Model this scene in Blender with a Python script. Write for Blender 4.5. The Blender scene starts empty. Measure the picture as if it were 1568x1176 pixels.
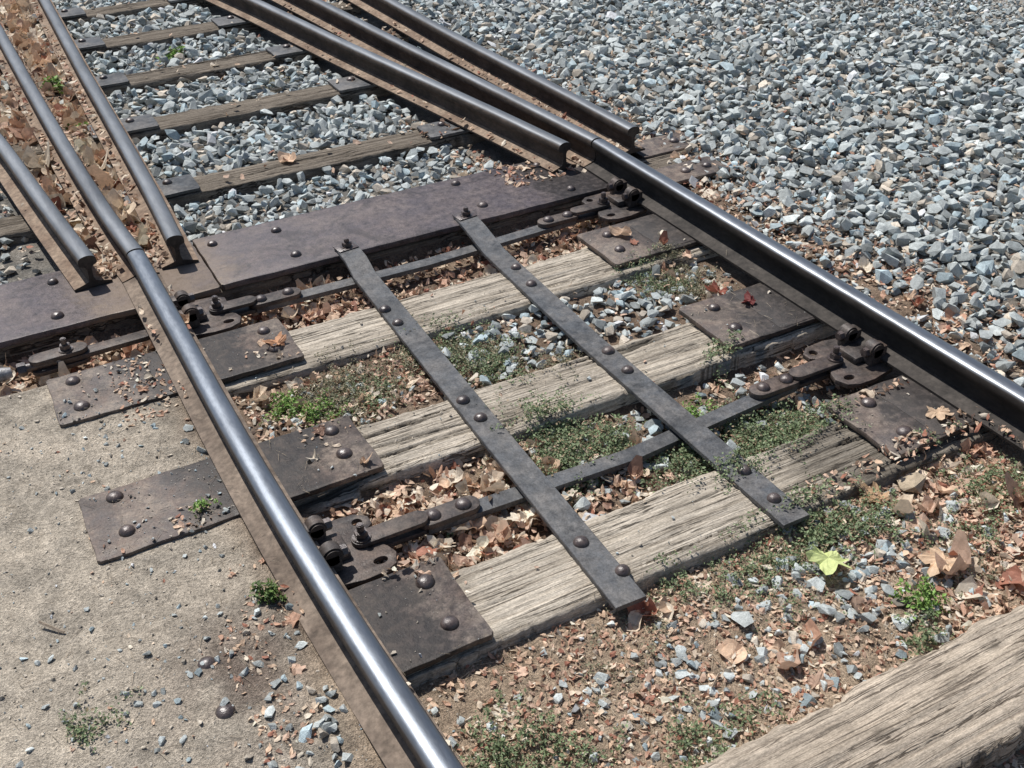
import bpy, bmesh, math, random
import numpy as np
from mathutils import Vector, Matrix, Euler
rng=np.random.default_rng(7); random.seed(7)
sc=bpy.context.scene
sc.view_settings.view_transform='Standard'; sc.view_settings.look='None'; sc.view_settings.exposure=0
# ------------------------------------------------------------------ noise
def hsh(a,b,s):
    v=np.sin(a*127.1+b*311.7+s*74.7)*43758.5453
    return v-np.floor(v)
def vn(x,y,s=0):
    x=np.asarray(x,float);y=np.asarray(y,float)
    xi=np.floor(x);yi=np.floor(y);fx=x-xi;fy=y-yi
    fx=fx*fx*(3-2*fx);fy=fy*fy*(3-2*fy)
    a=hsh(xi,yi,s);b=hsh(xi+1,yi,s);c=hsh(xi,yi+1,s);d=hsh(xi+1,yi+1,s)
    return (a*(1-fx)+b*fx)*(1-fy)+(c*(1-fx)+d*fx)*fy
def fbm(x,y,s=0,o=4):
    r=0;a=.5
    for i in range(o):
        r=r+a*(vn(x,y,s+i)-.5); x=x*2.03+1.7; y=y*2.03+.9; a*=.5
    return r*2
def sst(a,b,x):
    t=np.clip((x-a)/(b-a),0,1); return t*t*(3-2*t)
# ------------------------------------------------------------------ layout (metres; X across track, Y along it)
TIES=[(1.235,1.445),(1.785,1.992),(2.295,2.505)]
FAR=[(3.53,3.68),(4.21,4.375),(4.82,4.975),(5.44,5.605),(6.05,6.21),(6.68,6.84)]
RL=[(.372,-.6),(.37,.9),(.36,1.04),(.35,1.23),(.34,1.46),(.333,1.74),(.33,2.0),(.33,2.5),(.33,2.945)]
RR=[(1.90,-.6),(1.90,1.0),(1.90,2.0),(1.90,2.97)]
L1=[(.20,2.98),(.15,3.49),(.10,4.07),(-.05,5.3),(-.35,7.6)]
L2=[(.33,2.955),(.312,3.2),(.295,3.7),(.282,4.43),(.27,5.5),(.25,7.6)]
L3=[(.45,2.98),(.47,3.4),(.488,4.1),(.505,4.85),(.54,6.0),(.59,7.6)]
R1=[(1.785,3.0),(1.73,3.43),(1.66,3.9),(1.57,4.49),(1.45,5.4),(1.1,7.6)]
R2=[(1.90,2.98),(1.87,3.35),(1.83,3.81),(1.77,4.45),(1.71,5.2),(1.5,7.6)]
R3=[(2.065,3.0),(2.055,3.4),(2.04,3.8),(2.02,4.35),(2.01,5.03),(1.97,7.6)]
def gz(x,y):
    x=np.asarray(x,float);y=np.asarray(y,float)
    z=-.03+0*x
    rx=np.interp(y,[p[1] for p in RL],[p[0] for p in RL])
    left=(1-sst(-.050,-.020,x-rx))*(1-sst(2.535,2.57,y))
    pit=sst(2.52,2.57,y)*(1-sst(2.78,2.82,y))*(1-sst(2.0,2.1,x))
    bay=sst(1.40,1.47,y)*(1-sst(1.76,1.82,y))*sst(.4,.45,x)*(1-sst(1.95,2.1,x))
    far=sst(3.1,3.18,y)*(1-sst(1.8,2.3,x))
    z=z-.018*bay-.028*pit-.012*far
    t1=sst(1.08,1.2,y)*(1-sst(1.52,1.62,y))
    z=z*(1-left)+left*(.011+.013*t1+.006*sst(1.2,.9,y))
    z=z+fbm(x*3,y*3,3)*.012*(1-.6*left)+fbm(x*18,y*18,9)*.005*(1-.35*left)
    z=z+fbm(x*60,y*60,12,2)*.0022
    r=sst(1.96,2.4,x); z=z+.022*r
    return z
def surf(x,y):
    z=gz(x,y)
    for a,b in TIES+FAR: z=np.where((y>a)&(y<b)&(x>.28)&(x<1.95),np.maximum(z,0.002),z)
    z=np.where((y>2.79)&(y<3.14)&(x>-.6)&(x<1.97),np.maximum(z,.021),z)
    for a,b in [(1.235,1.475),(1.79,2.02),(2.315,2.54)]:
        z=np.where((y>a)&(y<b)&(((x>0)&(x<.595))|((x>1.57)&(x<1.97))),np.maximum(z,.021),z)
    for P in (RL,RR,L1,L2,L3,R1,R2,R3):
        px=np.interp(y,[p[1] for p in P],[p[0] for p in P]); ok=(y>=P[0][1])&(y<=P[-1][1])
        d=np.abs(x-px); z=np.where(ok&(d<.05),np.maximum(z,.034),z)
    return z
def onrail(x,y,w=.036):
    r=np.zeros(np.shape(x),bool)
    for P in (RL,RR,L1,L2,L3,R1,R2,R3):
        px=np.interp(y,[p[1] for p in P],[p[0] for p in P]); ok=(y>=P[0][1])&(y<=P[-1][1])
        r|=ok&(np.abs(x-px)<w)
    return r
# ------------------------------------------------------------------ materials
class NT:
    def __init__(s,name):
        s.m=bpy.data.materials.new(name); s.m.use_nodes=True; s.t=s.m.node_tree; s.n=s.t.nodes; s.n.clear()
        s.o=s.n.new('ShaderNodeOutputMaterial'); s.b=s.n.new('ShaderNodeBsdfPrincipled'); s.l(s.b.outputs[0],s.o.inputs[0])
        s.tc=s.n.new('ShaderNodeTexCoord')
    def l(s,a,b): s.t.links.new(a,b)
    def noise(s,scale,det=5,rough=.6,st=(1,1,1),loc=(0,0,0),dist=0):
        mp=s.n.new('ShaderNodeMapping'); mp.inputs['Scale'].default_value=st; mp.inputs['Location'].default_value=loc
        s.l(s.tc.outputs['Object'],mp.inputs[0]); n=s.n.new('ShaderNodeTexNoise')
        n.inputs['Scale'].default_value=scale;n.inputs['Detail'].default_value=det;n.inputs['Roughness'].default_value=rough;n.inputs['Distortion'].default_value=dist
        s.l(mp.outputs[0],n.inputs['Vector']); return n.outputs['Fac']
    def ramp(s,fac,stops):
        r=s.n.new('ShaderNodeValToRGB'); e=r.color_ramp.elements
        while len(e)<len(stops): e.new(.5)
        for i,(p,c) in enumerate(stops):
            e[i].position=p; e[i].color=(c,c,c,1) if isinstance(c,(int,float)) else (*c,1)
        s.l(fac,r.inputs[0]); return r.outputs[0]
    def mix(s,fac,a,b,mode='MIX'):
        m=s.n.new('ShaderNodeMix'); m.data_type='RGBA'; m.blend_type=mode
        for v,i in ((fac,0),(a,6),(b,7)):
            if isinstance(v,(int,float)): m.inputs[i].default_value=v if i==0 else (v,v,v,1)
            elif isinstance(v,tuple): m.inputs[i].default_value=(*v,1)
            else: s.l(v,m.inputs[i])
        return m.outputs[2]
    def math(s,op,a,b=0,clamp=False):
        m=s.n.new('ShaderNodeMath'); m.operation=op; m.use_clamp=clamp
        for v,i in ((a,0),(b,1)):
            if isinstance(v,(int,float)): m.inputs[i].default_value=v
            else: s.l(v,m.inputs[i])
        return m.outputs[0]
    def attr(s,name='Col'):
        a=s.n.new('ShaderNodeAttribute'); a.attribute_name=name; return a.outputs['Color']
    def sep(s):
        x=s.n.new('ShaderNodeSeparateXYZ'); s.l(s.tc.outputs['Object'],x.inputs[0]); return x.outputs
    def bump(s,h,strength=.4,dist=.01):
        b=s.n.new('ShaderNodeBump'); b.inputs['Strength'].default_value=strength;b.inputs['Distance'].default_value=dist
        s.l(h,b.inputs['Height']); s.l(b.outputs[0],s.b.inputs['Normal'])
    def set(s,col=None,rough=None,metal=None,spec=None):
        for v,k in ((col,'Base Color'),(rough,'Roughness'),(metal,'Metallic'),(spec,'Specular IOR Level')):
            if v is None: continue
            if isinstance(v,(int,float)): s.b.inputs[k].default_value=v
            elif isinstance(v,tuple): s.b.inputs[k].default_value=(*v,1)
            else: s.l(v,s.b.inputs[k])
        return s.m
def mat_ground():
    s=NT('ground_dirt'); c=s.attr()
    n1=s.noise(7,6,.7); n2=s.noise(160,3,.7); n3=s.noise(420,2,.8); n4=s.noise(32,5,.75)
    c=s.mix(1.0,c,s.ramp(n1,[(.32,.64),(.68,1.22)]),'MULTIPLY')
    c=s.mix(s.ramp(n1,[(.40,0),(.65,.30)]),c,(.44,.36,.27))
    c=s.mix(1.0,c,s.ramp(n4,[(.35,.72),(.65,1.2)]),'MULTIPLY')
    c=s.mix(1.0,c,s.ramp(n2,[(.3,.58),(.5,1.0),(.75,1.4)]),'MULTIPLY')
    c=s.mix(1.0,c,s.ramp(n3,[(.35,.65),(.65,1.35)]),'MULTIPLY')
    s.bump(s.math('ADD',s.math('ADD',n2,n4),s.math('MULTIPLY',n3,.6)),.9,.008)
    return s.set(c,.95,0,.15)
def mat_stone():
    s=NT('ballast_stone'); c=s.attr(); n=s.noise(70,4,.7); n2=s.noise(500,2,.6)
    c=s.mix(1.0,c,s.ramp(n,[(.3,.72),(.7,1.25)]),'MULTIPLY')
    c=s.mix(1.0,c,s.ramp(n2,[(.35,.8),(.65,1.15)]),'MULTIPLY')
    s.bump(n2,.5,.003); return s.set(c,.8,0,.3)
def mat_leaf(name='dry_leaf',rough=.6):
    s=NT(name); c=s.attr(); n=s.noise(60,4,.7); n2=s.noise(300,2,.6)
    c=s.mix(1.0,c,s.ramp(n,[(.3,.72),(.7,1.2)]),'MULTIPLY')
    s.set(c,rough,0,.3); s.bump(n2,.4,.002)
    tr=s.n.new('ShaderNodeBsdfTranslucent'); s.l(c,tr.inputs[0]); mx=s.n.new('ShaderNodeMixShader'); mx.inputs[0].default_value=.2
    s.l(s.b.outputs[0],mx.inputs[1]); s.l(tr.outputs[0],mx.inputs[2]); s.l(mx.outputs[0],s.o.inputs[0]); return s.m
def mat_wood(name,light,mid,dark):
    s=NT(name)
    g=s.noise(3,7,.72,(1.3,45,25),dist=.3); gf=s.noise(4,5,.8,(1.6,130,60),loc=(4,1,2),dist=.15); g2=s.noise(2.2,5,.6,(2,9,4)); g3=s.noise(26,5,.75,(1,5,4)); sp=s.noise(400,2,.7,(.4,1,1))
    c=s.ramp(g,[(.26,dark),(.42,mid),(.58,light),(.75,tuple(min(1,v*1.15) for v in light))])
    c=s.mix(1.0,c,s.ramp(gf,[(.28,.32),(.41,.85),(.6,1.1),(.75,1.2)]),'MULTIPLY')
    k=s.noise(1.5,5,.6,(1.2,34,12),loc=(9,3,3),dist=.4); kk=s.math('ABSOLUTE',s.math('SUBTRACT',k,.5)); gate=s.ramp(g2,[(.38,0),(.5,1)])
    crack=s.math('MULTIPLY',s.ramp(kk,[(.006,1),(.021,0)]),gate)
    c=s.mix(s.math('MULTIPLY',crack,.9),c,tuple(v*.5 for v in dark))
    bl=s.noise(6,5,.7,(1,2.5,1),loc=(2,7,1)); c=s.mix(s.ramp(bl,[(.5,0),(.68,.55)]),c,tuple(v*.5+w*.25 for v,w in zip(mid,dark)))
    c=s.mix(1.0,c,s.ramp(g2,[(.3,.8),(.7,1.12)]),'MULTIPLY'); c=s.mix(1.0,c,s.ramp(g3,[(.3,.75),(.7,1.2)]),'MULTIPLY'); c=s.mix(1.0,c,s.ramp(sp,[(.35,.78),(.65,1.2)]),'MULTIPLY')
    c=s.mix(1.0,c,s.attr(),'MULTIPLY')
    hgt=s.math('SUBTRACT',s.math('ADD',g,s.math('MULTIPLY',gf,.5)),s.math('MULTIPLY',crack,.9))
    s.bump(hgt,.6,.007); return s.set(c,.92,0,.15)
def mat_steel(name,base,rust,dust,rough=.48,oil=None,dustamt=.5,spec=.35):
    s=NT(name); n1=s.noise(7,5,.65); n2=s.noise(45,5,.7,loc=(3,1,0)); n3=s.noise(240,3,.7); n4=s.noise(13,7,.8,loc=(8,2,1)); n6=s.noise(5,5,.75,loc=(1,9,4),dist=.6)
    c=s.mix(s.ramp(n1,[(.42,0),(.62,1)]),base,rust)
    c=s.mix(s.math('MULTIPLY',s.ramp(n4,[(.45,0),(.60,1)]),dustamt),c,dust)
    c=s.mix(s.ramp(n6,[(.50,0),(.60,.6)]),c,tuple(v*.42 for v in base))
    c=s.mix(1.0,c,s.ramp(n2,[(.3,.55),(.7,1.4)]),'MULTIPLY'); c=s.mix(1.0,c,s.ramp(n3,[(.35,.75),(.65,1.25)]),'MULTIPLY')
    r=s.ramp(n2,[(.3,rough-.12),(.7,min(1,rough+.2))])
    if oil:
        X,Y,_=s.sep()
        a=s.math('ABSOLUTE',s.math('SUBTRACT',X,.36)); b=s.math('ABSOLUTE',s.math('SUBTRACT',X,1.86 if oil=='LR' else 1.80))
        if oil=='R':
            dz=s.math('ADD',a,s.math('MULTIPLY',s.math('SUBTRACT',n4,.5),.5)); c=s.mix(s.ramp(dz,[(.10,.75),(.26,0)]),c,(.23,.175,.13))
        d=s.math('MINIMUM',a,b) if oil=='LR' else b
        d=s.math('ADD',d,s.math('MULTIPLY',s.math('SUBTRACT',n1,.5),.3)); d=s.math('ADD',d,s.math('MULTIPLY',s.math('SUBTRACT',n2,.5),.08))
        k=s.ramp(d,[(.12,1),(.19,0)]); c=s.mix(s.math('MULTIPLY',k,.82),c,s.mix(s.ramp(n2,[(.5,0),(.6,1)]),(.026,.023,.022),(.055,.046,.042)))
    s.bump(s.math('ADD',s.math('ADD',n2,n4),s.math('MULTIPLY',n3,.5)),.45,.003)
    return s.set(c,r,.1,spec)
def mat_rail(name,pol,side,rough=.3,metal=.85,footA=(.225,.175,.135),footB=(.13,.098,.075)):
    s=NT(name); X,Y,Z=s.sep(); geo=s.n.new('ShaderNodeNewGeometry'); sp=s.n.new('ShaderNodeSeparateXYZ'); s.l(geo.outputs['Normal'],sp.inputs[0])
    n=s.noise(20,5,.7,(1,.12,1)); n2=s.noise(90,4,.7,(1,.4,1)); n3=s.noise(9,6,.7); n5=s.noise(60,4,.7)
    up=s.math('ADD',sp.outputs[2],s.math('MULTIPLY',s.math('SUBTRACT',n,.5),.35))
    k=s.math('MULTIPLY',s.ramp(up,[(.5,0),(.85,1)]),s.ramp(Z,[(.095,0),(.108,1)]))
    sidec=s.mix(1.0,s.mix(s.ramp(n3,[(.4,0),(.65,1)]),side,tuple(v*.5 for v in side)),s.ramp(n2,[(.3,.6),(.7,1.35)]),'MULTIPLY')
    foot=s.math('MULTIPLY',s.ramp(sp.outputs[2],[(.3,0),(.7,1)]),s.ramp(Z,[(.045,1),(.055,0)]))
    fc=s.mix(1.0,s.mix(s.ramp(n3,[(.4,0),(.6,1)]),footA,footB),s.ramp(n5,[(.3,.55),(.7,1.35)]),'MULTIPLY')
    sidec=s.mix(foot,sidec,fc)
    polc=s.mix(1.0,pol,s.ramp(n,[(.3,.6),(.7,1.2)]),'MULTIPLY')
    c=s.mix(k,sidec,polc)
    s.bump(s.math('ADD',n2,n),.12,.002)
    rr=s.math('ADD',rough,s.math('MULTIPLY',s.math('SUBTRACT',n2,.5),.3))
    s.set(c,s.math('ADD',s.math('MULTIPLY',k,s.math('SUBTRACT',rr,.8)),.8),None,.3); s.l(s.math('MULTIPLY',k,metal),s.b.inputs['Metallic']); return s.m
M_ground=mat_ground(); M_stone=mat_stone(); M_leaf=mat_leaf(); M_weed=mat_leaf('weed_leaf',.5)
M_wood=mat_wood('weathered_wood',(.60,.53,.435),(.43,.37,.295),(.10,.08,.06))
M_woodd=mat_wood('old_dark_wood',(.27,.23,.185),(.18,.15,.118),(.05,.038,.03))
M_timb=mat_wood('timber_wood',(.54,.455,.36),(.44,.365,.285),(.18,.14,.105))
M_plate=mat_steel('plate_steel',(.088,.074,.070),(.125,.092,.075),(.24,.195,.155),.55,'LR',.65)
M_head=mat_steel('head_plate_steel',(.078,.066,.074),(.10,.080,.080),(.18,.145,.13),.50,'R',.4)
M_strap=mat_steel('strap_steel',(.082,.087,.094),(.108,.104,.102),(.19,.17,.15),.5,None,.35)
M_cast=mat_steel('cast_iron',(.062,.053,.05),(.10,.072,.06),(.20,.155,.12),.5,None,.35)
M_bolt=mat_steel('bolt_steel',(.07,.052,.048),(.095,.068,.058),(.15,.115,.1),.33,None,.2,.8)
M_silver=mat_steel('galvanised_steel',(.35,.35,.36),(.3,.29,.28),(.3,.27,.24),.35,None,.2)
M_railA=mat_rail('rail_polished',(.185,.205,.235),(.06,.048,.04),.40,.75)
M_railC=mat_rail('rail_dark_foot',(.185,.20,.225),(.035,.029,.025),.40,.75,(.07,.06,.052),(.03,.026,.023))  # right rail: sides and foot coloured darker than the other rails
M_railB=mat_rail('rail_dull',(.165,.175,.19),(.085,.064,.050),.48,.55,(.29,.215,.155),(.17,.115,.08))
# ------------------------------------------------------------------ mesh helpers
def link(o): sc.collection.objects.link(o); return o
def arrmesh(name,V,T,C,mat,smooth=False):
    me=bpy.data.meshes.new(name); V=np.ascontiguousarray(V,np.float32); T=np.ascontiguousarray(T,np.int32)
    k=T.shape[1]
    me.vertices.add(len(V)); me.vertices.foreach_set('co',V.ravel())
    me.loops.add(T.size); me.loops.foreach_set('vertex_index',T.ravel())
    me.polygons.add(len(T)); me.polygons.foreach_set('loop_start',np.arange(0,T.size,k,dtype=np.int32))
    me.polygons.foreach_set('loop_total',np.full(len(T),k,np.int32))
    me.polygons.foreach_set('use_smooth',np.full(len(T),smooth,bool))
    me.update(calc_edges=True)
    if C is not None:
        a=me.color_attributes.new('Col','FLOAT_COLOR','POINT')
        a.data.foreach_set('color',np.concatenate([C,np.ones((len(C),1))],1).astype(np.float32).ravel())
    me.materials.append(mat); return link(bpy.data.objects.new(name,me))
class Batch:
    def __init__(s): s.V=[];s.T=[];s.C=[];s.n=0
    def add(s,bv,bt,R,loc,scl,col):
        N=len(loc)
        if N==0: return
        v=bv[None]*scl[:,None,:]; v=np.einsum('nij,nkj->nki',R,v)+loc[:,None,:]
        t=bt[None]+(np.arange(N)*len(bv))[:,None,None]+s.n
        s.V.append(v.reshape(-1,3)); s.T.append(t.reshape(-1,3)); s.C.append(np.repeat(col,len(bv),0)); s.n+=N*len(bv)
    def build(s,name,mat,smooth=False): return arrmesh(name,np.concatenate(s.V),np.concatenate(s.T),np.concatenate(s.C),mat,smooth)
def rots(N,tilt):
    a=rng.uniform(0,2*np.pi,N); b=rng.normal(0,tilt,N); c=rng.normal(0,tilt,N)
    def Rm(t,ax):
        R=np.zeros((N,3,3)); i,j=[(1,2),(2,0),(0,1)][ax]; R[:,ax,ax]=1; R[:,i,i]=np.cos(t);R[:,j,j]=np.cos(t);R[:,i,j]=-np.sin(t);R[:,j,i]=np.sin(t); return R
    return Rm(b,0)@Rm(c,1)@Rm(a,2)
def sharp(bm,ang=35):
    ca=math.radians(ang)
    for f in bm.faces: f.smooth=True
    for e in bm.edges:
        if len(e.link_faces)!=2 or e.calc_face_angle(0)>ca: e.smooth=False
class Asm:
    def __init__(s,name,mats): s.name=name; s.bm=bmesh.new(); s.mats=mats
    def box(s,c,d,mi=0,bev=.002,rot=None,jit=0):
        b=bmesh.new(); bmesh.ops.create_cube(b,size=1)
        for v in b.verts: v.co=Vector((v.co.x*d[0],v.co.y*d[1],v.co.z*d[2]))
        if bev: bmesh.ops.bevel(b,geom=b.edges[:],offset=bev,segments=2,affect='EDGES',profile=.5)
        s._join(b,c,rot,mi)
    def slab(s,x0,x1,y0,y1,z0,z1,mi=0,seed=0,wear=.004):
        r=random.Random(seed); P=[]; st=.03
        def edge(ax,ay,bx,by,nx,ny):
            n=max(3,int(math.hypot(bx-ax,by-ay)/st)); w=0
            for i in range(1,n):
                t=i/n; w=w*.6+r.uniform(-1,1)*wear*.5; P.append((ax+(bx-ax)*t+nx*w,ay+(by-ay)*t+ny*w))
        c=.007
        edge(x0+c,y0,x1-c,y0,0,1);P.append((x1-c,y0));P.append((x1,y0+c)); edge(x1,y0+c,x1,y1-c,1,0);P.append((x1,y1-c));P.append((x1-c,y1)); edge(x1-c,y1,x0+c,y1,0,1);P.append((x0+c,y1));P.append((x0,y1-c)); edge(x0,y1-c,x0,y0+c,1,0);P.append((x0,y0+c));P.append((x0+c,y0))
        s.flat(P,[],z0,z1,mi,.002)
    def _join(s,b,c,rot,mi):
        m=Matrix.Translation(Vector(c))
        if rot: m=m@Euler(rot).to_matrix().to_4x4()
        bmesh.ops.transform(b,matrix=m,verts=b.verts)
        for f in b.faces: f.material_index=mi
        me=bpy.data.meshes.new('tmp'); b.to_mesh(me); s.bm.from_mesh(me); bpy.data.meshes.remove(me); b.free()
    def cyl(s,c,r,h,mi=0,seg=20,bev=.0015,rot=None,r2=None):
        b=bmesh.new(); bmesh.ops.create_cone(b,cap_ends=True,segments=seg,radius1=r,radius2=r if r2 is None else r2,depth=h)
        if bev:
            es=[e for e in b.edges if abs(abs(e.verts[0].co.z)-h/2)<1e-6 and abs(e.verts[0].co.z-e.verts[1].co.z)<1e-6]
            bmesh.ops.bevel(b,geom=es,offset=bev,segments=2,affect='EDGES')
        s._join(b,c,rot,mi)
    def lathe(s,c,prof,mi=0,seg=20,rot=None):
        b=bmesh.new(); rings=[]
        for r,z in prof:
            if r<1e-6: rings.append([b.verts.new((0,0,z))])
            else: rings.append([b.verts.new((r*math.cos(2*math.pi*i/seg),r*math.sin(2*math.pi*i/seg),z)) for i in range(seg)])
        for a,q in zip(rings,rings[1:]):
            for i in range(seg):
                j=(i+1)%seg
                if len(a)==1: b.faces.new((q[i],q[j],a[0]))
                elif len(q)==1: b.faces.new((a[i],a[j],q[0]))
                else: b.faces.new((a[i],a[j],q[j],q[i]))
        s._join(b,c,rot,mi)
    def dome(s,x,y,z,r=.0185,mi=1):
        k=random.uniform(.92,1.06); r*=k; t=(random.uniform(-.07,.07),random.uniform(-.07,.07),random.random()*6)
        s.lathe((x,y,z-.002),[(r,0),(r*1.0,.003),(r*.93,.0065),(r*.75,.0105),(r*.45,.0135),(0,.0148)],mi,22,t)
    def hexbolt(s,x,y,z,r=.016,h=.014,stud=.014,mi=1):
        s.cyl((x,y,z+.002),r*1.35,.004,mi,22,.001)
        s.cyl((x,y,z+.004+h/2),r,h,mi,6,.0015,(random.uniform(-.04,.04),0,random.random()*2))
        s.cyl((x,y,z+.004+h+stud/2),r*.55,stud,mi,14,.002)
    def flat(s,outline,holes,z0,z1,mi=0,bev=.0015,M4=None):
        cu=bpy.data.curves.new('c','CURVE'); cu.dimensions='2D'; cu.fill_mode='BOTH'; cu.extrude=(z1-z0)/2-bev; cu.bevel_depth=bev; cu.bevel_resolution=1; cu.offset=-bev
        for pl in [outline]+holes:
            sp=cu.splines.new('POLY'); sp.points.add(len(pl)-1)
            for i,p in enumerate(pl): sp.points[i].co=(p[0],p[1],0,1)
            sp.use_cyclic_u=True
        o=bpy.data.objects.new('c',cu); sc.collection.objects.link(o); bpy.context.view_layer.update()
        me=bpy.data.meshes.new_from_object(o); bpy.data.objects.remove(o)
        me.transform(Matrix.Translation((0,0,(z0+z1)/2)) if M4 is None else M4@Matrix.Translation((0,0,(z0+z1)/2)))
        b=bmesh.new(); b.from_mesh(me); bmesh.ops.remove_doubles(b,verts=b.verts,dist=1e-5)
        s._join(b,(0,0,0),None,mi)
    def sweep(s,path,prof,mi=0,sub=None,caps=True):
        b=bmesh.new(); P=[Vector(p) for p in path]; rings=[]
        for i,p in enumerate(P):
            t=(P[min(i+1,len(P)-1)]-P[max(i-1,0)]).normalized(); side=Vector((t.y,-t.x,0)).normalized(); up=side.cross(t)
            rings.append([b.verts.new(p+side*u+up*w) for u,w in prof])
        n=len(prof)
        for a,q in zip(rings,rings[1:]):
            for i in range(n): b.faces.new((a[i],a[(i+1)%n],q[(i+1)%n],q[i]))
        if caps: b.faces.new(rings[0][::-1]); b.faces.new(rings[-1])
        bmesh.ops.recalc_face_normals(b,faces=b.faces[:])
        s._join(b,(0,0,0),None,mi)
    def done(s,ang=35):
        sharp(s.bm,ang); me=bpy.data.meshes.new(s.name); s.bm.to_mesh(me); s.bm.free()
        for m in s.mats: me.materials.append(m)
        return link(bpy.data.objects.new(s.name,me))
def circ(x,y,r,n=16,ry=None,a0=0): return [(x+r*math.cos(2*math.pi*i/n+a0),y+(ry or r)*math.sin(2*math.pi*i/n+a0)) for i in range(n)]
def stadium(x0,y0,x1,y1,r,n=10):
    a=math.atan2(y1-y0,x1-x0); P=[]
    for i in range(n+1): t=a-math.pi/2+math.pi*i/n; P.append((x1+r*math.cos(t),y1+r*math.sin(t)))
    for i in range(n+1): t=a+math.pi/2+math.pi*i/n; P.append((x0+r*math.cos(t),y0+r*math.sin(t)))
    return P
# ------------------------------------------------------------------ ground
def axis(lo,hi,segs):
    out=[lo]
    for a,b,st in segs: out+=list(np.arange(a,b,st))
    return np.unique(np.array(out+[hi]))
xs=axis(-300,300,[(-300,-20,40),(-20,-2,2),(-2,-.8,.06),(-.8,2.3,.0125),(2.3,6,.04),(6,20,1),(20,300,40)])
ys=axis(-300,400,[(-300,-20,40),(-20,-2,2),(-2,.3,.1),(.3,3.3,.0125),(3.3,7.5,.03),(7.5,20,1),(20,400,40)])
XX,YY=np.meshgrid(xs,ys,indexing='ij'); fx=XX.ravel(); fy=YY.ravel()
fz=gz(fx,fy); V=np.stack([fx,fy,fz],1)
nx,ny=len(xs),len(ys); idx=np.arange(nx*ny).reshape(nx,ny)
T=np.stack([idx[:-1,:-1],idx[1:,:-1],idx[1:,1:],idx[:-1,1:]],-1).reshape(-1,4)
sandy=np.array([.48,.42,.34]); brown=np.array([.41,.31,.22]); grav=np.array([.22,.21,.19]); fine=np.array([.46,.44,.40]); redb=np.array([.16,.115,.095]); pitc=np.array([.20,.14,.10])
def w3(a): return a[:,None]
wl=(1-sst(.2,.33,fx+.05*fbm(fx*9,fy*9,2)))*(1-sst(2.5,2.65,fy))
c=np.tile(brown,(len(fx),1))
pt=sst(1.3,1.45,fy); c=c*(1-w3(pt))+pitc*w3(pt)
gr=np.maximum(sst(2.15,2.5,fx+.2*fbm(fx*4,fy*4,5)),sst(3.1,3.2,fy))
c=c*(1-w3(gr))+grav*w3(gr)
fi=sst(5.6,7.2,fx*.9+fy*.55+.5*fbm(fx*2,fy*2,6)); c=c*(1-w3(fi))+fine*w3(fi)
c=c*(1-w3(wl))+sandy*w3(wl)
st=wl*np.exp(-(((fx-.17)/.13)**2+((fy-1.37)/.15)**2))*sst(-.3,.3,fbm(fx*12,fy*12,31)+.35); c=c*(1-w3(st*.85))+redb*w3(st*.85)
st=np.exp(-((fx-.36)/.1)**2)*sst(-.1,.5,fbm(fx*10,fy*6,33)); c=c*(1-w3(st*.5))+redb*w3(st*.5)
arrmesh('ground',V,T,c,M_ground,True)
# ------------------------------------------------------------------ gravel
def stones(k,npts,fl=.6):
    out=[]
    for i in range(k):
        r=random.Random(100+i); b=bmesh.new()
        ey=r.uniform(.55,.9); ez=r.uniform(.4,.68)*fl/.6
        for j in range(npts):
            v=Vector((r.gauss(0,1),r.gauss(0,1),r.gauss(0,1))).normalized()*r.uniform(.8,1.05); b.verts.new((v.x,v.y*ey,v.z*ez))
        bmesh.ops.convex_hull(b,input=b.verts)
        bmesh.ops.delete(b,geom=[v for v in b.verts if not v.link_faces],context='VERTS')
        bmesh.ops.recalc_face_normals(b,faces=b.faces); b.verts.index_update()
        out.append((np.array([v.co[:] for v in b.verts]),np.array([[v.index for v in f.verts] for f in b.faces]))); b.free()
    return out
ST=stones(24,12); STs=stones(8,8)
def stonecol(N,tan=.12):
    g=rng.normal(.445,.11,N).clip(.17,.75)[:,None]; base=np.array([[.94,1.0,.97]]); c=g*base
    u=rng.random(N); c=np.where((u<tan)[:,None],g*np.array([[1.12,.98,.80]]),c); c=np.where(((u>.86))[:,None],g*np.array([[.82,.98,1.02]]),c)
    return np.where((u>.97)[:,None],g*1.4,c).clip(0,.85)
GB=Batch()
def inpoly(x,y):
    P=[(-.8,1.25),(.2,.15),(1.5,.1),(6.2,3.3),(1.2,7.6),(-1.2,7.2)]
    r=np.ones(np.shape(x),bool)
    for (a,b),(c,d) in zip(P,P[1:]+P[:1]): r&=((c-a)*(y-b)-(d-b)*(x-a))>=0
    return r
def scatter(batch,shapes,x,y,size,zoff,colf,tilt=.35,z=None,flat=(.8,1.2)):
    N=len(x)
    if N==0: return
    zz=(surf(x,y) if z is None else z)+zoff*size
    pick=rng.integers(0,len(shapes),N); R=rots(N,tilt); scl=size[:,None]*rng.uniform(*flat,(N,3)); col=colf(N)
    loc=np.stack([x,y,zz],1)
    for i,(bv,bt) in enumerate(shapes):
        m=pick==i; batch.add(bv,bt,R[m],loc[m],scl[m],col[m])
def jgrid(x0,x1,y0,y1,s):
    a,b=np.meshgrid(np.arange(x0,x1,s),np.arange(y0,y1,s)); a=a.ravel();b=b.ravel()
    return a+rng.uniform(-.5,.5,len(a))*s, b+rng.uniform(-.5,.5,len(b))*s
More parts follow.
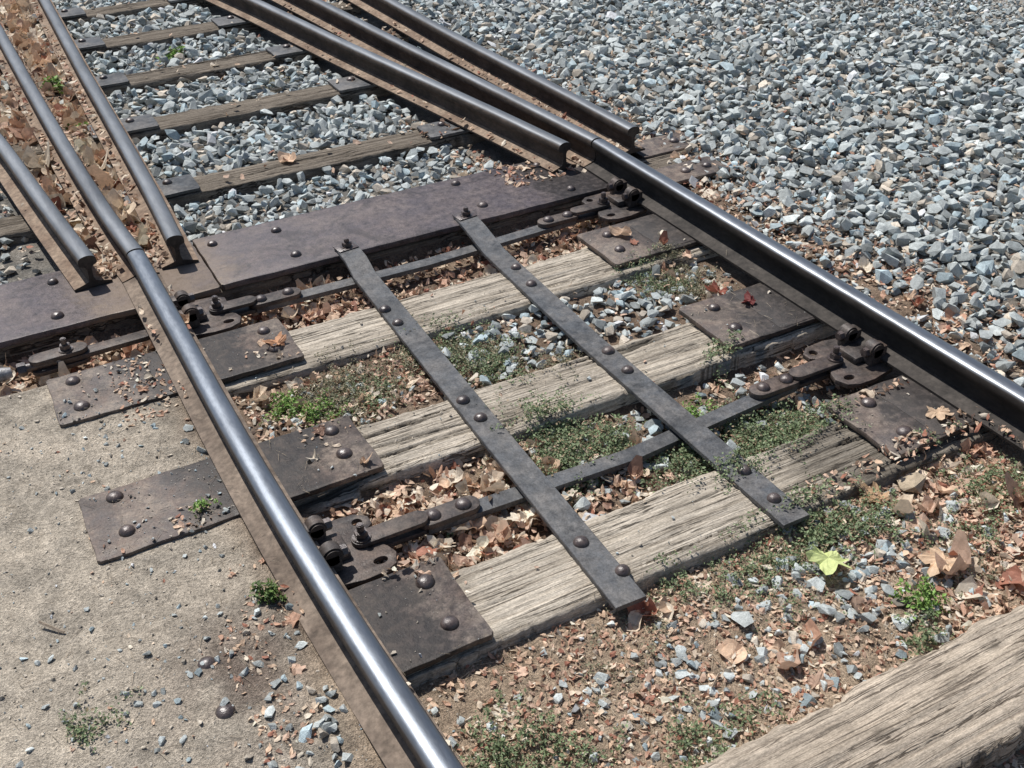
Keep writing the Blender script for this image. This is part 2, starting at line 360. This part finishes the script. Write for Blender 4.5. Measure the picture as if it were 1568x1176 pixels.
def ballast_mask(x,y):
    d=.25*fbm(x*4,y*4,5)
    right=sst(2.02,2.38,x+d)
    mid=((y>3.12)&(x<2.2)).astype(float)
    bay=((y>2.02)&(y<2.29)&(x>.93)&(x<1.66)).astype(float)*.95
    leafy=((x>-.02)&(x<.45)&(y>3.12))
    mid=np.where(leafy,.35,mid); mid=np.where((x>1.62)&(x<2.1)&(y>3.12)&(y<5.5),.3,mid)
    bay2=((y>1.46)&(y<1.77)&(x>.9)&(x<1.7)).astype(float)*.35
    return np.maximum(np.maximum(np.maximum(right,mid),bay),bay2)
def tieblock(x,y,mg=.0):
    r=np.zeros(np.shape(x),bool)
    for a,b in FAR+TIES: r|=(y>a-mg)&(y<b+mg)&(x<1.98)&(x>.3)
    r|=(y>2.77)&(y<3.15)&(x<2.02)
    return r
for (s,r0,r1,zo,lay) in [(.040,.016,.026,.1,0),(.041,.015,.030,.5,1),(.058,.021,.037,.8,2)]:
    x,y=jgrid(-1,6.2,.2,7.6,s); k=inpoly(x,y)&(rng.random(len(x))<ballast_mask(x,y))&~tieblock(x,y,.008)
    fi=sst(5.8,7.0,x*.9+y*.55+.5*fbm(x*2,y*2,6)); k&=rng.random(len(x))>fi*(.75 if lay else .5)
    k&=~onrail(x,y,.055); x=x[k];y=y[k]
    sz=rng.uniform(r0,r1,len(x))*(1-.45*sst(5.2,6.8,x*.9+y*.55))*np.where((x<1.7)&(y<3.5),.82,1)
    scatter(GB,ST,x,y,sz,zo,stonecol,.4,z=gz(x,y))
x,y=jgrid(2,6.3,.8,7.6,.022); k=inpoly(x,y)&(rng.random(len(x))<sst(5.4,6.8,x*.9+y*.55)); x=x[k];y=y[k]
scatter(GB,STs,x,y,rng.uniform(.006,.012,len(x)),.4,lambda n:stonecol(n,.4)*1.1,.4,z=gz(x,y))
x=rng.uniform(1.97,5,9000);y=rng.uniform(.9,6,9000); k=inpoly(x,y)&~onrail(x,y,.05); x=x[k];y=y[k]
scatter(GB,STs,x,y,rng.uniform(.003,.009,len(x)),.3,stonecol,.4,z=gz(x,y)+rng.uniform(0,.012,len(x)))
def blob(n,cx,cy,rx,ry): return rng.normal(cx,rx,n),rng.normal(cy,ry,n)
for n,cx,cy,rx,ry,a,b in [(190,1.05,1.0,.25,.1,.006,.019),(170,1.38,1.05,.15,.09,.008,.024),(60,.75,1.05,.14,.08,.005,.015),(110,.1,1.75,.2,.35,.003,.010),(60,0,1.45,.2,.1,.003,.012),
     (90,.6,2.14,.15,.08,.006,.017),(140,1.25,1.62,.28,.08,.009,.02),(60,.25,2.2,.2,.3,.004,.010),(300,2.1,1.9,.1,.7,.008,.021),(80,1.75,2.2,.08,.08,.008,.019),(30,.22,1.2,.04,.12,.008,.016),(25,.1,1.15,.2,.1,.006,.014)]:
    x,y=blob(n,cx,cy,rx,ry); k=~onrail(x,y,.055)&~tieblock(x,y); x=x[k];y=y[k]
    scatter(GB,ST,x,y,rng.uniform(a,b,len(x)),.3,stonecol,.4)
scatter(GB,ST[:1],np.array([1.60]),np.array([1.20]),np.array([.042]),.45,lambda n:np.array([[.42,.34,.24]]),.2)
scatter(GB,ST[3:4],np.array([1.03]),np.array([1.07]),np.array([.028]),.4,lambda n:np.array([[.42,.44,.42]]),.2)
x=rng.uniform(-.7,1.9,30000);y=rng.uniform(.4,2.6,30000); k=inpoly(x,y)&~onrail(x,y,.05)&((x<.3)|(y<1.24)|(rng.random(len(x))<.2))&(rng.random(len(x))<.5+fbm(x*4,y*4,8)*1.2); x=x[k];y=y[k]
scatter(GB,STs,x,y,rng.exponential(.0017,len(x)).clip(.0012,.008),.3,lambda n:stonecol(n,.6)*.95,.4)
GB.build('gravel',M_stone)
# ------------------------------------------------------------------ leaves
def leafshape(seed,lobed=True,curl=.25,nseg=26):
    r=random.Random(seed); pts=[(0,0,0)]; rings=[.35,.7,1.0]; ang=[i*2*math.pi/nseg for i in range(nseg)]
    lob=[(90,1.0,22),(38,.92,20),(142,.9,20),(-12,.62,20),(192,.6,20)]
    ph=r.uniform(0,6); c1=r.uniform(.5,1)*curl; c2=r.uniform(-1,1)*curl
    for q in rings:
        for a in ang:
            d=math.degrees(a); rad=.38
            if lobed:
                for la,lr,lw in lob:
                    dd=(d-la+180)%360-180; rad=max(rad,.40+(lr-.40)*math.exp(-(dd/lw)**2))
            else: rad=.6+.4*abs(math.sin(a))
            rad*=1+r.uniform(-.14,.1)*(q==1.0)
            x=q*rad*math.cos(a); y=q*rad*math.sin(a)
            z=c1*(x*x*.9)+c2*y*y*.8+.12*curl*math.sin(3*a+ph)*q*2+r.uniform(-.06,.06)*q
            pts.append((x,y,z))
    t=[]
    for i in range(nseg):
        j=(i+1)%nseg; t.append((0,1+i,1+j))
        for k in range(2):
            a=1+k*nseg; b=a+nseg; t+= [(a+i,b+i,b+j),(a+i,b+j,a+j)]
    return np.array(pts),np.array(t)
def frag(seed):
    r=random.Random(seed); n=6; pts=[(0,0,r.uniform(-.1,.3))]
    for i in range(n):
        a=2*math.pi*(i+r.uniform(-.3,.3))/n; q=r.uniform(.5,1.1); x=q*math.cos(a);y=q*math.sin(a)*r.uniform(.4,.8); pts.append((x,y,.5*x*x*r.uniform(-.4,1)+r.uniform(-.12,.12)))
    return np.array(pts),np.array([(0,1+i,1+(i+1)%n) for i in range(n)])
LF=[leafshape(i,True,random.choice([.3,.6,1.0,1.4])) for i in range(12)]+[leafshape(30+i,False,random.choice([.8,1.4,2.0]),14) for i in range(8)]
FR=[frag(i) for i in range(14)]
PAL=np.array([[.76,.62,.47],[.70,.50,.35],[.58,.35,.24],[.40,.18,.12],[.82,.72,.58],[.29,.17,.12],[.66,.46,.34]])
def leafcol(w):
    w=np.array(w)/sum(w)
    def f(N): return (PAL[rng.choice(len(PAL),N,p=w)]*rng.uniform(.75,1.12,(N,1))).clip(0,.84)
    return f
TAN=leafcol([4,3,.8,.4,3,.3,2]); RED=leafcol([2,3,2.2,1.2,1.5,.7,3]); MIX=leafcol([2.5,3,1.4,.8,2,.6,3])
LB=Batch()
def leafarea(n,x0,x1,y0,y1,s0,s1,col,shapes=LF,tilt=.35,zo=.02,pile=.0,seed=50,gate=None):
    x=rng.uniform(x0,x1,n);y=rng.uniform(y0,y1,n); s=rng.uniform(s0,s1,n); k=~onrail(x,y,.03+s*.75)
    if gate is not None: k&=(fbm(x*6,y*6,seed)>gate)
    x=x[k];y=y[k];s=s[k]; z=surf(x,y)+rng.uniform(0,1,len(x))*pile+.002
    scatter(LB,shapes,x,y,s,zo,col,tilt,z=z)
for (a,b) in ((L1,L2),(L2,L3)):
    n=460; y=3.13+(rng.random(n)**.8)*3.8; xa=np.interp(y,[p[1] for p in a],[p[0] for p in a])+.06; xb=np.interp(y,[p[1] for p in b],[p[0] for p in b])-.06
    x=xa+(xb-xa)*rng.random(n); scatter(LB,LF,x,y,rng.uniform(.025,.058,n),.1,TAN,.4,z=gz(x,y)+rng.uniform(.01,.04,n))
    n=1300; y=3.0+rng.random(n)*4; xa=np.interp(y,[p[1] for p in a],[p[0] for p in a])+.03; xb=np.interp(y,[p[1] for p in b],[p[0] for p in b])-.03
    x=xa+(xb-xa)*rng.random(n); scatter(LB,FR,x,y,rng.uniform(.008,.022,n),.1,MIX,.6,z=surf(x,y)+rng.uniform(.0,.02,n))
leafarea(90,-.6,.05,4.2,6.8,.03,.05,TAN,pile=.02); leafarea(900,-.8,.1,3.2,6.8,.008,.02,MIX,FR,.5,pile=.02)
leafarea(1500,1.5,2.02,3.15,6.2,.007,.018,MIX,FR,.5,pile=.015); leafarea(40,1.6,2.0,3.2,5.6,.025,.045,TAN)
leafarea(450,1.55,1.9,2.95,3.4,.006,.018,RED,FR,.5)
leafarea(150,-.1,.85,2.56,2.78,.018,.036,TAN,pile=.02,tilt=.5); leafarea(1100,-.1,.95,2.55,2.79,.006,.018,RED,FR,.6,pile=.02)
leafarea(50,1.15,1.75,2.56,2.78,.018,.032,RED,pile=.015,tilt=.5); leafarea(900,.9,1.8,2.55,2.79,.006,.017,RED,FR,.6,pile=.015)
leafarea(150,.57,.97,1.47,1.77,.018,.034,TAN,pile=.02,tilt=.35); leafarea(1100,.45,1.1,1.46,1.78,.006,.018,MIX,FR,.6,pile=.018)
leafarea(22,1.05,1.75,1.46,1.77,.016,.03,MIX,pile=.01,tilt=.4); leafarea(550,1.05,1.85,1.45,1.78,.006,.017,RED,FR,.6,pile=.01)
leafarea(30,.42,.95,2.03,2.28,.013,.028,TAN,pile=.008); leafarea(800,.4,.98,2.02,2.29,.005,.015,MIX,FR,.6,pile=.01)
leafarea(200,.95,1.85,2.02,2.3,.006,.015,MIX,FR,.6,pile=.02); leafarea(18,1.58,1.82,2.03,2.5,.018,.034,RED,pile=.005)
leafarea(9500,.4,1.95,.55,1.235,.003,.011,RED,FR,.5,pile=.004,gate=-.4); leafarea(36,.45,1.3,.6,1.2,.014,.032,MIX)
leafarea(85,1.45,1.98,.85,1.24,.02,.042,MIX,pile=.012,tilt=.4); leafarea(1500,1.35,2.0,.8,1.30,.005,.016,RED,FR,.6,pile=.01)
leafarea(1100,.14,.30,.9,2.6,.003,.011,RED,FR,.4,gate=.05); leafarea(10,.2,.3,.9,2.5,.013,.025,TAN)
leafarea(600,-.6,.3,.9,2.7,.002,.007,RED,FR,.3,gate=.1)
leafarea(200,.38,.62,1.2,2.55,.004,.012,RED,FR,.4,gate=.05); leafarea(8,.47,.60,1.25,2.5,.018,.028,MIX)
leafarea(4600,1.97,2.36,1.0,4.2,.004,.014,RED,FR,.5,pile=.018); leafarea(65,1.98,2.3,1.2,3.6,.018,.034,MIX,pile=.01,tilt=.25)
leafarea(900,2.2,3.2,1.2,4.5,.006,.016,RED,FR,.5,pile=.03); leafarea(260,2.8,4.5,1.6,5.5,.006,.018,MIX,FR,.5,pile=.03)
leafarea(200,.7,1.7,3.15,6.5,.008,.022,MIX,FR,.5,pile=.02); leafarea(9,.8,1.6,3.2,6,.03,.045,TAN)
leafarea(160,.6,1.6,1.235,2.5,.003,.008,RED,FR,.3,gate=.1)
def one(x,y,s,col,seed,curl,z=.0,rz=0,tilt=(.1,.1)):
    bv,bt=leafshape(seed,True,curl,40); R=np.array(Euler((tilt[0],tilt[1],rz)).to_matrix())[None]
    LB.add(bv,bt,R,np.array([[x,y,float(surf(np.array(x),np.array(y)))+z]]),np.array([[s,s,s]]),np.array([col]))
one(1.265,1.10,.064,(.62,.68,.30),3,.45,.030,2.3,(.25,-.15))
one(1.50,1.20,.05,(.55,.37,.22),5,.5,.01,.4); one(.56,2.40,.045,(.55,.3,.17),8,.5,.01,.5); one(1.47,.99,.06,(.72,.52,.35),9,.5,.02,1.8)
one(1.76,2.10,.045,(.36,.13,.09),11,1.0,.012,1.8,(0,0)); one(1.75,1.95,.034,(.2,.05,.045),32,.9,.008,.8,(0,0))
one(.25,3.30,.07,(.76,.62,.45),14,.5,.03,1); one(.24,3.50,.07,(.74,.6,.43),15,.7,.035,2.5); one(1.80,1.33,.045,(.65,.47,.32),16,.4,.005,2.5); one(1.62,5.0,.07,(.7,.52,.35),17,.6,.03,1.0)
LB.build('dry_leaves',M_leaf)
# straw and twigs
SB=Batch(); tri=np.array([(0,-1,0),(0,1,0),(0,0,1.4)]); bv=np.concatenate([tri*[1,.5,.5]+[-10,0,0],tri*[1,.5,.5]+[10,0,1.0]]); bt=np.array([(0,1,4),(0,4,3),(1,2,5),(1,5,4),(2,0,3),(2,3,5)])
n=8500; x=np.concatenate([rng.uniform(.4,1.95,n),rng.uniform(-.6,.3,1200),rng.uniform(.4,1.9,1200)]); y=np.concatenate([rng.uniform(.55,1.24,n),rng.uniform(.9,2.6,1200),rng.uniform(1.45,2.3,1200)])
k=~onrail(x,y,.04); x=x[k];y=y[k]; N=len(x); s=rng.uniform(.0005,.0014,N)
R=rots(N,.12); SB.add(bv,bt,R,np.stack([x,y,surf(x,y)+.003],1),np.stack([s*rng.uniform(.6,1.3,N),s*.6,s*.6],1),(np.array([[.70,.58,.43]])*rng.uniform(.4,1.15,(N,1))))
tx=np.array([-.12,.9,1.2,1.35,.7,2.2]);ty=np.array([1.66,.98,1.08,.86,2.15,2.0]); ts=np.array([.0028,.002,.0018,.002,.0016,.003])
SB.add(bv,bt,rots(6,.04),np.stack([tx,ty,surf(tx,ty)+.006],1),np.stack([ts,ts*2,ts*2],1),np.tile([[.5,.40,.30]],(6,1)))
SB.build('dry_straw',M_leaf)
# ------------------------------------------------------------------ weeds
WB=Batch(); lf=np.array([(0,0,0),(.5,.32,.08),(1,0,-.05),(.5,-.32,.08)]); lt=np.array([(0,1,2),(0,2,3)])
def weed(cx,cy,r,n,ls=.009,h=.03,col=(.13,.17,.07),dens=14):
    P=[]; n=int(n*(1.9 if cy>1.3 else 1.15))
    for i in range(n):
        a=rng.uniform(0,6.283); L=r*rng.uniform(.3,1.2); x0=cx+rng.normal(0,r*.33); y0=cy+rng.normal(0,r*.33)
        t=np.linspace(.05,1,dens); wob=rng.normal(0,.35)
        xx=x0+L*t*np.cos(a+wob*t); yy=y0+L*t*np.sin(a+wob*t); hh=h*rng.uniform(.2,1.0)*np.sin(np.pi*(t*.85+.1))
        z=surf(xx,yy); z=np.minimum(z,.03); P.append(np.stack([xx,yy,z+hh+.003],1))
    P=np.concatenate(P); P=np.repeat(P,2,0)+rng.normal(0,.0035,(len(P)*2,3)); P=P[~onrail(P[:,0],P[:,1],.028)]; N=len(P)
    ss=ls*rng.uniform(.4,1.1,N); col=np.array([col])*rng.uniform(.55,1.4,(N,1)); col=np.where(rng.random((N,1))<.14,np.array([[.40,.31,.2]]),col)
    WB.add(lf,lt,rots(N,.6),P,np.stack([ss,ss,ss],1),col)
gg=(.205,.26,.135); br=(.20,.33,.08); du=(.255,.245,.155)
for w in [(.97,2.2,.13,60,.008,.025,gg),(1.03,2.1,.12,60,.008,.03,gg),(.88,2.22,.07,25,.007,.02,du),(1.0,2.15,.1,40,.008,.03,du),(1.02,1.70,.14,100,.009,.04,gg),(.96,1.63,.09,50,.009,.03,gg),(1.13,1.67,.07,30,.009,.03,gg),
    (.5,2.17,.05,16,.011,.03,br),(.56,2.1,.06,14,.010,.03,br),(.64,2.2,.12,55,.007,.02,du),(.7,2.12,.1,35,.007,.02,gg),(.6,2.13,.1,30,.007,.02,du),(1.23,1.52,.1,40,.009,.035,gg),(1.28,1.42,.07,16,.008,.03,gg),(1.44,1.53,.13,75,.009,.04,gg),(1.55,1.5,.09,35,.009,.035,gg),(1.36,1.66,.05,10,.011,.035,br),
    (1.33,1.18,.10,60,.010,.03,gg),(1.45,1.15,.1,45,.009,.03,gg),(1.2,1.17,.08,35,.008,.02,gg),(1.08,1.17,.08,20,.008,.02,gg),(.98,1.2,.06,14,.008,.02,gg),(1.72,2.17,.09,36,.007,.02,du),(1.66,2.22,.08,30,.007,.02,gg),(1.62,2.27,.07,20,.007,.02,gg),(1.74,2.3,.06,20,.006,.015,du),
    (1.35,.93,.04,16,.012,.05,br),(1.29,.88,.05,14,.010,.03,gg),(.50,1.02,.09,45,.009,.03,gg),(.48,.93,.1,45,.009,.03,gg),(.60,.95,.08,16,.009,.02,gg),(.8,.87,.09,30,.009,.03,gg),(.9,.9,.08,10,.009,.02,gg),(.75,1.08,.1,10,.007,.015,du),(.85,1.12,.08,10,.007,.015,du),
    (.26,1.53,.022,10,.011,.03,(.13,.2,.06)),(-.1,1.38,.05,9,.008,.02,gg),(1.72,1.12,.12,35,.009,.03,gg),(1.82,1.05,.1,35,.009,.03,gg),(1.6,1.02,.08,16,.008,.03,gg),(1.15,1.08,.1,12,.007,.015,gg),(1.5,.95,.1,14,.008,.02,du),
    (.39,4.9,.05,10,.025,.05,br),(.38,4.4,.04,6,.022,.05,br),(.95,5.2,.06,6,.022,.04,br),(1.25,4.6,.1,14,.01,.02,du),(.22,1.85,.03,4,.009,.02,br),(.66,1.6,.05,4,.01,.03,gg),(2.6,1.2,.1,10,.01,.02,gg),(1.55,1.80,.06,8,.01,.03,gg),(1.18,2.03,.1,14,.008,.02,du),(1.02,1.78,.06,14,.009,.03,gg)]:
    weed(*w)
WB.build('weeds',M_weed)
# ------------------------------------------------------------------ ties
def tie(name,x0,x1,y0,y1,mat,seed,depth=.012,dx=.006,wear=.006,top=0.,bow=0,hz=.16,tint=None):
    X=np.arange(x0,x1+1e-6,dx); m=max(14,int((y1-y0)/.0032)); ty=np.linspace(0,1,m)
    U,Vv=np.meshgrid(X,ty,indexing='ij')
    e0=y0+fbm(U*8,U*0,seed)*wear+np.maximum(0,fbm(U*55,U*0,seed+2)-.1)*wear*1.5; e1=y1+fbm(U*8,U*0+9,seed+1)*wear-np.maximum(0,fbm(U*55,U*0+5,seed+3)-.1)*wear
    Y=e0+(e1-e0)*Vv
    wv=fbm(U*3,Y*8,seed+40,2)*.012
    g=fbm(U*2.2,(Y+wv)*110,seed+3,4); g2=fbm(U*3,(Y+wv)*42,seed+5,3)
    crack=np.clip((np.abs(fbm(U*.9,(Y+wv)*24,seed+8,3))-.012)/.022,0,1)
    gate=sst(-.12,.15,fbm(U*1.6,Y*8,seed+14,2))
    zz=top+g*.004+g2*.0045-(1-crack)*gate*depth
    ed=np.minimum(Vv,1-Vv)*(y1-y0); zz-=.012*np.exp(-ed/.006)*(.7+fbm(U*30,Y*5,seed+20))+bow*(Vv-.5)**2*4
    V=np.stack([U,Y,zz],-1).reshape(-1,3); n=len(X); idx=np.arange(n*m).reshape(n,m)
    T=[np.stack([idx[:-1,:-1],idx[1:,:-1],idx[1:,1:],idx[:-1,1:]],-1).reshape(-1,4)]
    for j,fl in ((0,1),(m-1,0)):
        b=V[idx[:,j]].copy(); b[:,2]=top-hz; o=len(V); V=np.concatenate([V,b]); q=np.arange(n)+o
        f=np.stack([idx[:-1,j],q[:-1],q[1:],idx[1:,j]],-1); T.append(f if fl else f[:,::-1])
    for i,fl in ((0,0),(n-1,1)):
        b=V[idx[i,:]].copy(); b[:,2]=top-hz; o=len(V); V=np.concatenate([V,b]); q=np.arange(m)+o
        f=np.stack([idx[i,:-1],q[:-1],q[1:],idx[i,1:]],-1); T.append(f if fl else f[:,::-1])
    C=np.ones((len(V),3))
    dk=(1-.78*(1-crack)*gate)*(.95+.22*fbm(U*1.5,Y*10,seed+30))
    if tint is not None: dk=dk*tint(U,Y)
    C[:n*m]=dk[...,None].reshape(-1,1)*np.ones((1,3))
    return arrmesh(name,V,np.concatenate(T),C,mat,True)
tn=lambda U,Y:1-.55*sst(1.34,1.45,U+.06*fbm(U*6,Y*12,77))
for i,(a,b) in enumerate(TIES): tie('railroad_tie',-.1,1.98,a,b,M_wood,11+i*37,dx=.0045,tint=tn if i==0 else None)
for i,(a,b) in enumerate(FAR): tie('railroad_tie',-.5,2.0,a,b,M_woodd,211+i*37,dx=.012)
tie('railroad_tie',-1.2,2.3,2.81,3.13,M_woodd,401,dx=.02,top=-.004)
def knots(U,Y):
    r=1.0+0*U
    for kx,ky in ((1.33,.76),(1.02,.72),(1.62,.70)):
        d=np.hypot((U-kx)/1.8,Y-ky); r=r*(1-.5*np.exp(-(d/.010)**2))*(1-.10*(np.sin(d*620)>.3)*np.exp(-(d/.035)**2))
    return r*(1-.35*sst(.0,.3,.66-Y+.02*fbm(U*4,Y*4,5)))
tie('timber_beam',.66,2.6,.618,.818,M_timb,501,.012,.0045,.013,top=.05,bow=.016,hz=.15,tint=knots)
# ------------------------------------------------------------------ rails
def railprof(hw=.0255,fw=.054,H=.098):
    r=[(fw,0),(fw,.006),(.03,.012),(.010,.018),(.0065,.03),(.0065,.055),(.010,H-.034),(hw-.001,H-.028),(hw,H-.024),(hw,H-.013),(hw-.002,H-.0085),(hw-.006,H-.0045),(hw-.012,H-.002),(hw-.019,H-.0005)]
    return r+[(0,H)]+[(-x,y) for x,y in r[::-1]]
def dense(P,st=.06):
    ys=[p[1] for p in P]; n=max(2,int((ys[-1]-ys[0])/st)); Y=np.linspace(ys[0],ys[-1],n)
    X=np.interp(Y,ys,[p[0] for p in P])
    for _ in range(6): X[1:-1]=(X[:-2]+2*X[1:-1]+X[2:])/4
    return [(float(a),float(b),.022) for a,b in zip(X,Y)]
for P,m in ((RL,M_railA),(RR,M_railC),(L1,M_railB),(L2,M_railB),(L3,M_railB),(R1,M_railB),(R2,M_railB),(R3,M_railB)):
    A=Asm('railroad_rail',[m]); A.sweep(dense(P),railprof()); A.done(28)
# ------------------------------------------------------------------ plates
def plate(x0,x1,y0,y1,bolts,nm='tie_plate',top=.02,th=.014,m=M_plate):
    A=Asm(nm,[m,M_bolt]); A.slab(x0,x1,y0,y1,top-th,top,0,int(x0*100+y0*1000))
    for b in bolts: A.dome(b[0],b[1],top)
    return A.done()
plate(-.01,.592,1.237,1.475,[(.11,1.425),(.11,1.305),(.535,1.42),(.53,1.30)])
plate(-.012,.608,1.795,2.02,[(.06,1.985),(.06,1.86),(.55,1.975),(.545,1.88)])
plate(0,.605,2.32,2.543,[(.06,2.50),(.06,2.375),(.55,2.49),(.55,2.39)])
plate(1.60,1.985,1.258,1.49,[(1.69,1.44),(1.68,1.315)])
plate(1.565,1.985,1.80,2.03,[(1.65,1.98),(1.635,1.87)])
plate(1.56,1.985,2.325,2.555,[(1.64,2.50),(1.62,2.40)])
for y in (1.37,1.91,2.44):
    A=Asm('slide_chair',[M_plate]); A.slab(1.735,1.94,y-.105,y+.105,.016,.0215,0,int(y*100)); A.done()
A=Asm('switch_head_plate',[M_head,M_bolt])
A.slab(-1.04,.518,2.793,3.138,.002,.020,0,5); A.slab(.523,1.968,2.798,3.138,.002,.021,0,6)
for b in [(.77,3.06),(.77,2.87),(1.41,3.09),(1.41,2.89),(1.72,3.08),(.10,3.07),(.08,2.86),(-.3,3.07),(-.3,2.86),(1.72,2.85),(.57,3.07)]: A.dome(b[0],b[1],.021,.017)
A.done()
for F,(a,b) in enumerate(FAR):
    yc=(a+b)/2
    for P,s in ((L3,1),(R1,-1)):
        px=float(np.interp(yc,[p[1] for p in P],[p[0] for p in P])); plate(px-.07 if s>0 else px-.18,px+.18 if s>0 else px+.07,a+.005,b-.005,[(px+s*.09,yc+.03)],top=.014,th=.012,m=M_strap)
plate(2.04,2.30,2.74,2.87,[(2.15,2.80),(2.24,2.80)],top=.008); plate(2.10,2.36,2.98,3.12,[(2.28,3.05)],top=.006)
# ------------------------------------------------------------------ straps
def strap(pts,bolts,w=.034,th=.011):
    A=Asm('steel_strap',[M_strap,M_bolt]); t=th/2
    A.sweep(pts,[(w,-t),(w,t-.0015),(w-.0015,t),(-w+.0015,t),(-w,t-.0015),(-w,-t)])
    for b in bolts: A.dome(b[0],b[1],b[2],.0165)
    A.hexbolt(pts[-1][0],pts[-1][1]-.022,pts[-1][2]+t,.015,.013,.012)
    A.box((pts[-1][0]-.004,pts[-1][1]-.02,pts[-1][2]+t+.0008),(.064,.05,.004),1,.001,(0,0,.1))
    return A.done()
z0=.0085
strap([(.855,1.185,z0),(.875,1.8,z0),(.893,2.3,z0),(.906,2.66,z0),(.912,2.74,z0+.016),(.915,2.84,z0+.018)],[(.886,1.262,z0+.005),(.858,1.372,z0+.005),(.876,1.855,z0+.005),(.872,1.94,z0+.005),(.88,2.355,z0+.005),(.878,2.44,z0+.005)])
strap([(1.278,1.21,z0),(1.28,2.0,z0),(1.30,2.6,z0),(1.31,2.74,z0+.016),(1.32,2.85,z0+.018)],[(1.28,1.285,z0+.005),(1.285,1.39,z0+.005),(1.285,1.85,z0+.005),(1.292,1.95,z0+.005),(1.295,2.36,z0+.005),(1.305,2.47,z0+.005)])
# ------------------------------------------------------------------ switch rods with their end brackets
def rect(w,t): return [(w,-t),(w,t),(-w,t),(-w,-t)]
def rod(y,yl,yr,xl0,xl1,xr0,xr1):
    A=Asm('switch_rod',[M_cast,M_bolt,M_strap])
    A.sweep([(xl0-.02,yl,-.012),((xl0+xr1)/2,y,-.014),(xr1+.02,yr,-.012)],rect(.021,.007),2)
    for (s,rx,x0,x1,yy) in ((1,.33,xl0,xl1,yl),(-1,1.90,xr1,xr0,yr)):
        A.flat(stadium(x0-s*.012,yy,x1+s*.012,yy,.025) if s>0 else stadium(x1-.012,yy,x0+.012,yy,.025),[],-.004,.010,0)
        A.dome(x0,yy,.010,.018); A.dome(x1,yy,.010,.018)
        xb=rx+s*.145
        A.flat(stadium(min(xb,x0-s*.035),yy,max(xb,x0-s*.035),yy,.022),[],.0105,.021,0)
        A.flat(stadium(min(xb,x0-s*.03),yy,max(xb,x0-s*.03),yy,.018),[],-.018,-.006,0)
        A.hexbolt(xb,yy,.021,.0145,.014,.018); A.cyl((xb,yy,.0),.011,.05,1,14)
        x_in=rx+s*.035; x_out=rx+s*.195
        o=[(x_in,yy-.09),(rx+s*.11,yy-.105),(rx+s*.155,yy-.103),(x_out-s*.012,yy-.09),(x_out,yy-.06),(x_out-s*.008,yy-.035),(rx+s*.175,yy-.02),(rx+s*.165,yy+.03),(x_out-s*.01,yy+.045),(x_out-s*.01,yy+.07),(rx+s*.16,yy+.09),(rx+s*.10,yy+.095),(x_in,yy+.08)]
        if s<0: o=o[::-1]
        A.flat(o,[circ(rx+s*.158,yy-.068,.015,14,.010),circ(rx+s*.158,yy+.062,.011,12)],-.004,.009,0,.002)
        A.box((rx+s*.058,yy-.045,.034),(.05,.034,.05),0,.006); A.box((rx+s*.058,yy+.045,.034),(.05,.034,.05),0,.006)
        A.cyl((rx+s*.066,yy-.045,.050),.022,.034,0,20,.004,(math.pi/2,0,0)); A.cyl((rx+s*.066,yy+.045,.050),.02,.034,0,20,.004,(math.pi/2,0,0))
        A.cyl((rx+s*.088,yy-.045,.046),.013,.022,1,6,.002,(0,math.pi/2,0)); A.cyl((rx+s*.088,yy+.045,.046),.013,.022,1,6,.002,(0,math.pi/2,0))
        A.box((rx+s*.075,yy,.018),(.07,.07,.02),0,.005)
    return A.done()
rod(1.585,1.60,1.625,.635,.705,1.53,1.60)
rod(2.675,2.68,2.705,.60,.68,1.55,1.62)
A=Asm('switch_throw_rod',[M_silver,M_cast,M_bolt])
A.cyl((-.55,2.66,.0),.011,.8,0,16,.001,(0,math.pi/2,0)); A.lathe((-.12,2.66,0),[(0,-.06),(.011,-.06),(.018,-.045),(.018,.03),(.013,.05),(0,.05)],0,20,(0,math.pi/2,0)); A.cyl((-.045,2.66,.0),.018,.022,2,6,.002,(0,math.pi/2,0))
A.cyl((.0,2.66,.0),.012,.08,2,16,.001,(0,math.pi/2,0))
A.flat(stadium(.0,2.66,.10,2.665,.024),[],.010,.022,1); A.flat(stadium(.0,2.66,.10,2.665,.024),[],-.022,-.010,1)
A.hexbolt(.07,2.662,.022,.014,.014,.018,2); A.cyl((.07,2.662,.0),.011,.06,2,14); A.flat(stadium(.07,2.662,.27,2.67,.02),[],-.008,.006,1)
A.done()
# ------------------------------------------------------------------ light, sky, camera
az=math.radians(-14); el=math.radians(59)
sd=Vector((math.sin(az)*math.cos(el),math.cos(az)*math.cos(el),math.sin(el)))
L=bpy.data.lights.new('sun','SUN'); L.energy=5.0; L.angle=math.radians(.5); L.color=(1,.97,.925); so=link(bpy.data.objects.new('sun',L)); so.rotation_euler=sd.to_track_quat('Z','Y').to_euler()
w=bpy.data.worlds.new('World'); sc.world=w; w.use_nodes=True; nt=w.node_tree; bg=nt.nodes['Background']
sk=nt.nodes.new('ShaderNodeTexSky'); sk.sky_type='NISHITA'; sk.sun_disc=False; sk.sun_elevation=el; sk.sun_rotation=az; nt.links.new(sk.outputs[0],bg.inputs[0]); bg.inputs[1].default_value=.09
cd=bpy.data.cameras.new('camera'); cd.sensor_width=36; cd.lens=37.81; cd.clip_start=.05; cd.clip_end=1000
co=link(bpy.data.objects.new('camera',cd)); co.location=(0,0,1.5)
co.rotation_euler=Matrix(((.87994,.28398,-.38087),(-.47449,.48519,-.73447),(-.02378,.82701,.56168))).to_euler()
sc.camera=co
